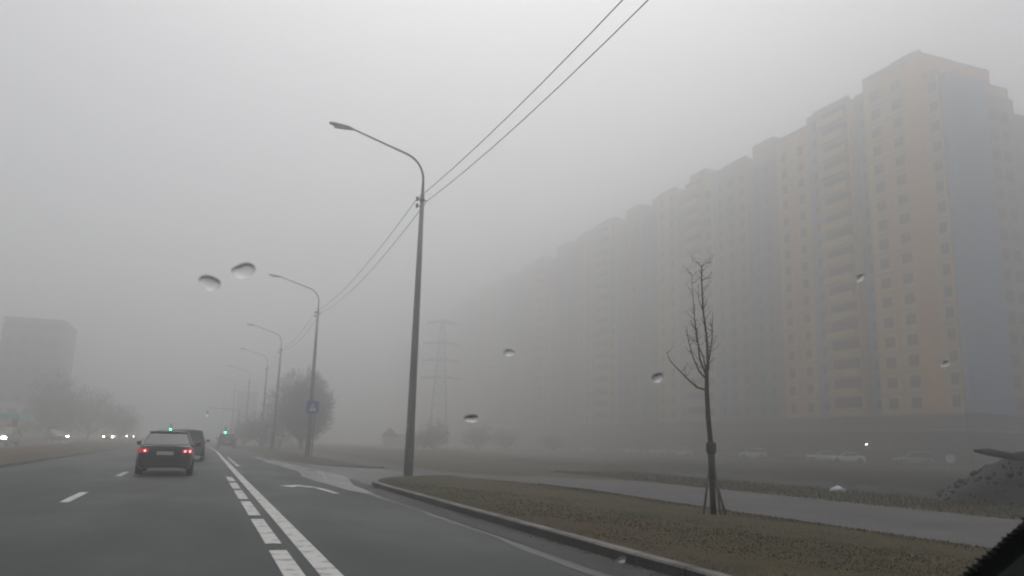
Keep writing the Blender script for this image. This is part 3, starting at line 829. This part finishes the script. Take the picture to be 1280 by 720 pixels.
# ------------------------------------------------------------------ pale shed
t = thing('shed', 'small pale shed with brown gabled end, faint behind the nearest lamp pole', 'shed', (33.0, 138, 0), R(-10))
m = MB(); m.box(-3.8, 4.6, 0, 5, 0, 2.0); m.build('wall', M['pale'], t)
m = MB()
m.add([(-4.2, -.2, 1.95), (-1.2, -.2, 1.95), (-2.7, -.2, 3.5), (-4.2, 5.2, 1.95), (-1.2, 5.2, 1.95), (-2.7, 5.2, 3.5)], [(0, 1, 2), (3, 5, 4), (0, 3, 4, 1), (1, 4, 5, 2), (2, 5, 3, 0)])
m.build('gable_roof', M['roofbrown'], t)
m = MB(); m.box(-1.3, 4.8, -.2, 5.2, 2.0, 2.35); m.build('flat_roof', M['ledge'], t)
m = MB(); m.box(1.2, 2.2, -.03, .02, .02, 1.85); m.build('door', M['roofbrown'], t)

# ------------------------------------------------------------------ soil heap, log, bag, round marker
heap = MB(); rh = random.Random(8)
nu, nv = 56, 22
cx, cy = 24.6, 16.2
def hz(u, v):
    return 0
for j in range(nv+1):
    for i in range(nu):
        th = 2*math.pi*i/nu; s = j/nv
        rx = 5.3*(1+.10*math.sin(3*th+1)+.05*math.sin(7*th)); ry = 3.6*(1+.08*math.sin(2*th)+.05*math.sin(5*th+2))
        r = 1-s
        x = cx+rx*r*math.cos(th)+.10*math.sin(9*s+5*th); y = cy+ry*r*math.sin(th)
        z = 1.66*(1-r**2.1) + .10*math.sin(x*3.1+y*1.3)*math.sin(y*2.7)*(1 if 0 < j else 0) + .05*rh.uniform(-1, 1)*(1 if 0 < j < nv else 0) - .03
        heap.v.append((x, y, z))
for j in range(nv):
    for i in range(nu):
        a = j*nu+i; b = j*nu+(i+1) % nu
        heap.f.append((a, b, b+nu, a+nu)); heap.m.append(0)
heap.f.append(tuple(nv*nu+i for i in range(nu))); heap.m.append(0)
for _ in range(900):
    th = rh.random()*6.283; rr_ = rh.random()**.6; x = cx+5.3*rr_*math.cos(th); y = cy+3.6*rr_*math.sin(th)
    z = 1.66*(1-rr_**2.1)+.02; q = .03+.09*rh.random()**2; b0 = len(heap.v)
    pts_ = [(x+q*rh.uniform(.7, 1.4)*a_, y+q*rh.uniform(.7, 1.4)*b_, z+q*rh.uniform(.7, 1.2)*c_) for a_, b_, c_ in ((1, 0, 0), (0, 1, 0), (-1, 0, 0), (0, -1, 0), (0, 0, 1), (0, 0, -1))]
    heap.add(pts_, [(0, 1, 4), (1, 2, 4), (2, 3, 4), (3, 0, 4), (1, 0, 5), (2, 1, 5), (3, 2, 5), (0, 3, 5)])
for _ in range(260):      # dry weeds on the heap
    th = rh.random()*6.283; rr_ = rh.random()**.5; x = cx+5.0*rr_*math.cos(th); y = cy+3.4*rr_*math.sin(th); z = 1.66*(1-rr_**2.1)-.05
    hh = .12+.25*rh.random(); a_, b_ = rh.uniform(-.1, .1), rh.uniform(-.1, .1)
    heap.tube([(x, y, z), (x+a_, y+b_, z+hh)], [.006, .002], 3, caps=False)
tag(heap.build('soil_heap', M['soil'], smooth=True), 'dark rounded heap of soil beyond the sidewalk at the right edge', 'soil heap')
ho = [o for o in C.objects if o.name == 'soil_heap'][0]
lg = MB()
lg.tube([(20.55, 17.0, 1.43), (20.85, 16.8, 1.41), (21.3, 16.45, 1.30), (21.7, 16.25, 1.34), (22.1, 16.0, 1.30), (22.5, 15.75, 1.38), (23.8, 15.0, 1.50), (25.5, 14.2, 1.55)], [.04, .11, .10, .15, .12, .17, .15, .18], 7)
lg.tube([(21.9, 16.15, 1.33), (22.1, 15.8, 1.45), (22.5, 15.4, 1.50)], [.05, .035, .02], 5)
lg.tube([(23.0, 15.5, 1.45), (23.1, 15.4, 1.62), (23.4, 15.3, 1.68)], [.06, .05, .03], 5)
tag(lg.build('log', M['log'], smooth=True), 'dark log lying across the top of the soil heap, its end sticking out left', 'log')
bg = MB(); rb3 = random.Random(4); bx, by = 19.9, 21.7
rings = []
for j in range(7):
    s = j/6; z = .19*s; r = .23*math.sqrt(max(.02, 1-(2*s-.7)**2*.75))*(1-.35*s)
    rings.append([(bx+r*1.3*math.cos(a)*(1+.15*rb3.uniform(-1, 1)), by+r*math.sin(a)*(1+.15*rb3.uniform(-1, 1)), z+.02*rb3.uniform(-1, 1)) for a in [2*math.pi*k/12 for k in range(12)]])
bg.loft(rings); tag(bg.build('litter_bag', M['plastic_white'], smooth=True), 'small crumpled white bag lying on the far edge of the verge beyond the sidewalk', 'bag')
t = thing('round_marker', 'pale round disc on a short post left of the soil heap', 'marker', (66.5, 57.6, 0), R(-40))
m = MB(); m.tube([(0, 0, 0), (0, 0, .8)], .04, 6); m.build('post', M['steel'], t)
m = MB(); m.tube([(0, -.05, 1.05), (0, -.02, 1.05)], .42, 20); m.build('disc', M['signwhite'], t)

# ------------------------------------------------------------------ left side: canopy, tower, low building
t = thing('fuel_canopy', 'pale teal flat canopy on dark columns at the left edge across the road', 'canopy', (-23, 100, 0), R(0))
m = MB(); m.box(-6, 4.6, 0, 8, 2.45, 3.0); m.build('roof_slab', M['canopyteal'], t, bevel=.05)
for x in (-4.5, 1.2, 4.0):
    m = MB(); m.box(x-.2, x+.2, 1.0, 1.4, 0, 2.45); m.build('column', M['darkwall'], t)
m = MB(); m.box(-6, 1.0, 5, 7.5, 0, 2.3); m.build('kiosk', M['darkwall'], t)

def block(name, label, loc, w, d, h, floors, wallm, cols, rot=0, base_h=0):
    t = thing(name, label, 'building', loc, rot)
    m = MB(); m.box(-w/2, w/2, 0, d, 0, h); m.box(-w/2-.1, w/2+.1, -.1, d+.1, h, h+.5); m.build('wall', wallm, t)
    fh = h/floors; cw = w/cols
    for f in range(floors):
        for c in range(cols):
            x = -w/2+cw*(c+.5); z = fh*(f+.35)
            k = MB(); k.box(x-cw*.28, x+cw*.28, -.02, .1, z, z+fh*.45); k.build('window', M['darkwin'], t)
    return t
block('tower_block', 'dark grey tower block fading in fog on the left across the road', (-34.4, 188, 0), 11.0, 18, 23.6, 8, M['darkwall'], 4)
block('low_building', 'low dull building in the fog left of the dark tower block', (-52, 192, 0), 18, 12, 14, 5, M['darkwall'], 6)
block('tall_block', 'faint narrow high-rise far down the right side of the road', (11.0, 232, 0), 5.0, 10, 13, 5, M['darkwall'], 3)
block('low_building', 'low pale building behind the left clump of trees', (-30.5, 178, 0), 15, 10, 6, 2, M['pale'], 6)

# ------------------------------------------------------------------ the long apartment block
XF = 94.0; ZG = 0.0; Z1 = 4.6; Z2 = 7.0; FH = 3.0; NF = 17; ZT = Z2+FH*NF
apt = thing('apartment_block', 'long many-storeyed tan, orange and blue apartment block fading into the fog on the right', 'building', (XF, 78.7, 0))
seq = [(78.7, 81.4, 'tan', 0), (81.4, 84.4, 'orange', 0), (84.4, 88.0, 'tan', 0), (88.0, 92.6, 'tan', 0), (92.6, 95.3, 'blue', .9), (95.3, 102, 'loggia', -.5), (102, 105.6, 'bluegrey', 0),
       (105.6, 113.8, 'tan2', 0), (113.8, 116.9, 'greywall', .5), (116.9, 122.6, 'teal', 1.2), (122.6, 129.5, 'greytan', 0), (129.5, 134, 'bluegrey', .3), (134, 137, 'tan', 0)]
y = 137.0
while y < 400:
    for wd, k, dp in ((6.6, 'loggia', -.5), (4, 'bluegrey', .2), (8, 'tan2', 0), (3.2, 'greywall', .6), (6, 'teal', 1.1), (7, 'greytan', 0), (4, 'bluegrey', .3), (3.2, 'tan', 0)):
        seq.append((y, y+wd, k, dp)); y += wd
YE = y
M['greytan'] = wall('wall_greytan', (.30, .24, .16))
Y0 = 78.7
wins = []     # (y, z, w, h, x)
logs = []
TOPS = [(81.4, -2.6), (92.6, 1.6), (105.6, 0), (113.8, -1.2), (122.6, -3.4), (137, -1.0), (150, -2.6), (163, .2), (178, -2.4), (205, .6), (222, -2.5), (247, 0)]
def top_of(b):
    for yy, dz in TOPS:
        if b <= yy+.05: return ZT+dz
    return ZT + (-2 if int(b/14) % 2 else .3)
for (a, b, k, dp) in seq:
    mk = {'tan2': 'tan', 'loggia': 'tan'}.get(k, k)
    zt_ = top_of(b); w = MB(); w.box(dp, 14, a-Y0, b-Y0, Z2, zt_, 0)
    w.box(dp-.12, dp+.25, a-Y0-.0, b-Y0-.0, zt_, zt_+.75, 1); w.box(dp+.25, 14, a-Y0, b-Y0, zt_, zt_+.25, 1)
    if k in ('tan2', 'greytan', 'greywall', 'tan'):
        for f in range(1, NF if top_of(b) > ZT-.9 else NF-1):
            w.box(dp-.06, dp+.05, a-Y0+.02, b-Y0-.02, Z2+f*FH-.10, Z2+f*FH+.08, 1)
    mid = (a+b)/2-Y0; wd = b-a
    if k == 'tan2': w.box(dp-.03, dp+.05, mid-.7, mid+.7, Z2+.05, ZT-9, 2)
    if k == 'tan' and wd > 3.4: w.box(dp-.03, dp+.05, a-Y0+.05, a-Y0+.75, Z2+.05, ZT-14, 2)
    w.build('wall', [M[mk], M['ledge'], M['orange']], apt)
    if k == 'loggia':
        logs.append((a-Y0, b-Y0, dp)); continue
    if k in ('orange', 'greywall'): continue
    cols = [mid] if wd < 5 else ([mid-wd*.26, mid+wd*.26] if wd < 9 else [mid-3, mid, mid+3])
    ww = {'tan': 1.9, 'tan2': 1.5, 'blue': 1.0, 'teal': 1.3, 'bluegrey': 1.2, 'greytan': 1.9}[k]
    if a < 79: cols = [mid-.35]; ww = 1.4
    for c in cols:
        for f in range(NF if top_of(b) > ZT-.9 else NF-1): wins.append((c, Z2+f*FH+.75, ww, 1.65, dp))
# base storeys
m = MB(); m.box(.25, 14, 0, YE-Y0, -.2, Z1); m.build('ground_storey', M['plinth'], apt)
m = MB(); m.box(.1, 14, 0, YE-Y0, Z1+.28, Z2-.2); m.build('second_storey', M['band'], apt)
m = MB(); m.box(-.35, 14.0, -.35, YE-Y0, Z1, Z1+.28); m.build('ledge', M['ledge'], apt)
m = MB(); m.box(-.2, 14.0, -.2, YE-Y0, Z2-.2, Z2); m.build('ledge', M['ledge'], apt)
# shop windows / entrances in the ground storey
for i in range(40):
    yy = 2.0+i*3.6; m = MB(); m.box(.18, .5, yy, yy+(2.2 if i % 3 else 1.3), .1 if i % 3 == 0 else .9, 3.4)
    m.build('shop_window' if i % 3 else 'entrance_door', M['darkwin'], apt)
m = MB(); yy = 95.3-Y0
for (a, b, dp) in logs[:3]:
    pass
# windows: the nearest 100 as parts with panes, the rest as one stuff part
wins.sort(key=lambda q: (q[0]**2*1.0 + (q[1]-8)**2*.6))
shared = {}
def win_mesh(ww, hh):
    key = (round(ww, 2), round(hh, 2))
    if key in shared: return shared[key]
    f = MB(); fr = .09
    f.box(-.05, .04, -ww/2, -ww/2+fr, 0, hh); f.box(-.05, .04, ww/2-fr, ww/2, 0, hh)
    f.box(-.05, .04, -ww/2+fr, ww/2-fr, 0, fr); f.box(-.05, .04, -ww/2+fr, ww/2-fr, hh-fr, hh); f.box(-.04, .035, -.035, .035, fr, hh-fr)
    p = MB(); p.box(-.022, .03, -ww/2+fr, ww/2-fr, fr, hh-fr)
    a = f.build('window', M['winframe']); b = p.build('pane', M['pane'])
    shared[key] = (a.data, b.data)
    bpy.data.objects.remove(a); bpy.data.objects.remove(b)
    return shared[key]
for c, z, ww, hh, dp in wins[:100]:
    fm, pm_ = win_mesh(ww, hh)
    o = bpy.data.objects.new('window', fm); link(o, apt); o.location = (dp, c, z)
    p = bpy.data.objects.new('pane', pm_); link(p, o)
far = MB()
for c, z, ww, hh, dp in wins[100:]:
    far.box(dp-.05, dp+.04, c-ww/2, c-ww/2+.09, z, z+hh, 0); far.box(dp-.05, dp+.04, c+ww/2-.09, c+ww/2, z, z+hh, 0)
    far.box(dp-.02, dp+.03, c-ww/2+.09, c+ww/2-.09, z, z+hh, 1)
far.build('distant_windows', [M['winframe'], M['pane']], apt)['kind'] = 'stuff'
# loggias: dark opening + parapet
sh_b = None; nb = 0; rest = MB()
def balc(mb, a, b, z, dp, mi=0):
    mb.box(dp-1.1, dp-.0, a+.3, b-.3, z-.08, z+.10, mi)
    mb.box(dp-1.1, dp-1.0, a+.3, b-.3, z+.10, z+1.15, mi)
    mb.box(dp-1.0, dp, a+.3, a+.4, z+.10, z+1.15, mi); mb.box(dp-1.0, dp, b-.4, b-.3, z+.10, z+1.15, mi)
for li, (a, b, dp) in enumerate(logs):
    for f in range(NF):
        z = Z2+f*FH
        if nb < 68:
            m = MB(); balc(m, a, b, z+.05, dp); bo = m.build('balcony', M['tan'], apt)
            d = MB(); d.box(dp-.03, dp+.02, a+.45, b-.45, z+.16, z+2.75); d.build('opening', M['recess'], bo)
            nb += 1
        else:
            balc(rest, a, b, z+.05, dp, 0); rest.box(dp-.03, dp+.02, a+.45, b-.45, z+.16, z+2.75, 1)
rest.build('distant_balconies', [M['tan'], M['recess']], apt)['kind'] = 'stuff'
# end wall (turned away from the street)
ew = MB(); ew.box(.4, 8.2, -.9, -.02, Z2, ZT-2.6); ew.build('end_wall', M['blue'], apt)
ew = MB(); ew.box(8.2, 14.5, -.3, -.02, Z2, ZT-4.2); ew.build('end_wall', M['greytan'], apt)
ew = MB(); ew.box(14.5, 30, .3, 14, Z2, ZT-6); ew.build('end_wall', M['greywall'], apt)
ew = MB(); ew.box(14, 30, .5, 14, -.2, Z1); ew.build('ground_storey', M['plinth'], apt)
ew = MB(); ew.box(14, 30, .2, 14, Z1, Z2); ew.build('second_storey', M['band'], apt)
for f in range(NF):
    z = Z2+f*FH+.7
    if z > ZT-6.5: continue
    for x in (9.2, 11.6):
        m = MB(); m.box(x, x+1.5, -.36, -.25, z, z+1.7); m.build('end_window', M['pane'], apt)
# parapets and stair heads
for yy, l, h in ((5.0, 4.5, 3.6), (11.5, 4, 3.0), (22, 5, 2.2), (38, 6, 1.8), (60, 6, 2.6), (88, 7, 2.4), (104, 5, 1.8), (130, 8, 2.4)):
    m = MB(); m.box(1.6, 9, yy, yy+l, ZT-2, ZT+h); m.build('stair_head', M['greytan'], apt)
# wall lamp by an entrance
m = MB(); m.box(.0, .22, 96-Y0, 96.25-Y0, 2.6, 2.8)
M['walllamp'] = pmat('wall_lamp', (.9, .88, .8), .3, (.95, .9, .85), 10, emit=(1, .95, .85), estr=14)
m.build('wall_lamp', M['walllamp'], apt)

# ------------------------------------------------------------------ on our own car: bristled wiper strip, drops
t = thing('wiper_strip', 'black bristle-edged rubber strip crossing the bottom right corner close to the viewer', 'rubber strip', (0.825, .68, 1.14))
O = Vector((0.825, .68, 1.14))
A0 = Vector((0.829, .760, 1.075)); A1 = Vector((0.829, .560, 1.242))
ax = (A1-A0).normalized(); across = Vector((1, 0.02, 0)).normalized(); nn = across.cross(ax).normalized()
m = MB(); rings = []
for k in range(13):
    s = k/12; p = A0+(A1-A0)*s-O
    wv = .046
    rings.append([p+across*.004-nn*.004, p+across*.010+nn*.006, p+across*wv*.7+nn*.009, p+across*wv+nn*.002, p+across*wv-nn*.006, p+across*.01-nn*.007])
m.loft(rings); m.build('blade', M['rubber'], t, smooth=True)
rw = random.Random(2); m = MB(); L_ = (A1-A0).length; n = int(L_/.0085)
for k in range(n):
    p = A0+ax*(k*.0085)-O+across*.008
    l = .017+.004*rw.random(); d = (-across+ax*(.22+.08*rw.random())+nn*.1*rw.uniform(-1, 1)).normalized()
    m.tube([p, p+d*l*.6, p+d*l], [.0020, .0018, .0011], 5)
m.build('bristles', M['rubber'], t)
m = MB()
pA = Vector((.895, .78, 1.07)); pB = Vector((.897, .58, 1.235)); w = Vector((.16, .004, -.01)); th = nn*.006
m.add([pA, pB, pB+w, pA+w, pA-th, pB-th, pB+w-th, pA+w-th], [(0, 1, 2, 3), (4, 7, 6, 5), (0, 4, 5, 1), (1, 5, 6, 2), (2, 6, 7, 3), (3, 7, 4, 0)])
tag(m.build('trim_panel', M['trimgrey'], bevel=.002), 'smooth grey panel in the bottom right corner under the black bristled strip', 'panel')

wm = bpy.data.materials.new('rain_water'); wm.use_nodes = True
b = wm.node_tree.nodes['Principled BSDF']; b.inputs['Transmission Weight'].default_value = 1; b.inputs['Roughness'].default_value = .02; b.inputs['IOR'].default_value = 1.33
DR = [((-.0036, .4537, 1.3302), 6.0, 'lower left raindrop of the close pair in the sky'),
      ((.0118, .4449, 1.3376), 6.4, 'upper right raindrop of the close pair in the sky'),
      ((.2961, .4908, 1.2994), 5.4, 'raindrop left of the sapling, at the height of its lowest branch'),
      ((.1726, .5306, 1.2662), 5.4, 'raindrop right of the nearest lamp pole, above the grey bushes'),
      ((.4047, .4101, 1.3666), 3.6, 'faint raindrop in front of the balcony stack of the apartment block'),
      ((.5376, .4642, 1.3215), 4.4, 'raindrop in front of the orange wall of the apartment block'),
      ((.3648, .6687, 1.1511), 5.6, 'raindrop low in front of the dark gutter'),
      ((.1794, .4802, 1.3081), 3.8, 'small faint raindrop above the one by the grey bushes')]
tilt = Matrix.Rotation(-math.atan2(1, 1.2), 3, 'X')     # lies in the sloping screen plane
for i, (p, r, lb) in enumerate(DR):
    m = MB(); rd = random.Random(i+50); rings = []
    nr, nseg = 12, 20; r *= .00080
    ph = rd.random()*6
    for j in range(nr+1):
        s = -1+2*j/nr; a_ = math.acos(max(-1, min(1, s)))
        ring = []
        for k in range(nseg):
            th = 2*math.pi*k/nseg
            q = 1+.20*math.sin(th+ph)+.12*math.sin(2*th+ph*2)+.07*math.sin(3*th+ph*3)
            v = Vector((1.12*r*q*math.sin(a_)*math.cos(th), 1.0*r*q*math.sin(a_)*math.sin(th), (.34 if s > 0 else .10)*r*s))
            ring.append(tuple(tilt @ v))
        rings.append(ring)
    m.loft(rings, caps=False)
    o = m.build('raindrop', wm, smooth=True); o.location = p
    tag(o, lb, 'raindrop', 'raindrops close to the viewer')

# ------------------------------------------------------------------ haze
hz_ = MB(); hz_.box(-318, 378, -58, 498, -1.2, 66)
h = hz_.build('haze', bpy.data.materials.new('haze_air')); h['kind'] = 'stuff'
hm = h.data.materials[0]; hm.use_nodes = True; nt = hm.node_tree
for n in list(nt.nodes): nt.nodes.remove(n)
ou = nt.nodes.new('ShaderNodeOutputMaterial'); pv = nt.nodes.new('ShaderNodeVolumePrincipled')
HD = 0.0109
pv.inputs['Density'].default_value = HD; pv.inputs['Color'].default_value = (.98, .983, .986, 1); pv.inputs['Anisotropy'].default_value = .86
nt.links.new(pv.outputs[0], ou.inputs['Volume'])

# ------------------------------------------------------------------ light
EL, AZ = R(69), R(20)
w = bpy.data.worlds.new('World'); sc.world = w; w.use_nodes = True
nt = w.node_tree; bgn = nt.nodes['Background']
sky = nt.nodes.new('ShaderNodeTexSky'); sky.sky_type = 'NISHITA'; sky.sun_disc = False
sky.sun_elevation = EL; sky.sun_rotation = AZ; sky.air_density = 1.0; sky.dust_density = 6; sky.ozone_density = 1
hs = nt.nodes.new('ShaderNodeHueSaturation'); hs.inputs['Saturation'].default_value = .18
nt.links.new(sky.outputs[0], hs.inputs['Color']); nt.links.new(hs.outputs[0], bgn.inputs['Color'])
bgn.inputs['Strength'].default_value = .12
sun = bpy.data.lights.new('sun', 'SUN'); sun.energy = .75; sun.angle = R(75); sun.color = (1, .97, .94)
so = bpy.data.objects.new('sun', sun); link(so)
# direction to the sun: azimuth AZ clockwise from +Y
sd = Vector((math.sin(AZ)*math.cos(EL), math.cos(AZ)*math.cos(EL), math.sin(EL)))
so.rotation_euler = sd.to_track_quat('Z', 'Y').to_euler(); so.location = sd*200

# ------------------------------------------------------------------ camera
cam = bpy.data.cameras.new('camera'); co = bpy.data.objects.new('camera', cam); link(co)
cam.sensor_width = 36; cam.lens = 36*1000/1280; cam.clip_start = .03; cam.clip_end = 2000
RM = Matrix(((0.93389672, -0.0934975, -0.34510164), (-0.35649115, -0.16951705, -0.91879161), (0.02740411, 0.98108215, -0.19164245)))
co.matrix_world = Matrix.Translation((0, 0, 1.25)) @ RM.to_4x4()
sc.camera = co
cam.dof.use_dof = True; cam.dof.focus_distance = 35; cam.dof.aperture_fstop = 14
sc.view_settings.view_transform = 'Standard'; sc.view_settings.look = 'None'
sc.view_settings.exposure = -.22; sc.view_settings.gamma = 1
sc.cycles.max_bounces = 13; sc.cycles.volume_bounces = 9; sc.cycles.diffuse_bounces = 3; sc.cycles.transparent_max_bounces = 8
sc.cycles.use_denoising = True
sc.cycles.filter_width = 2.0
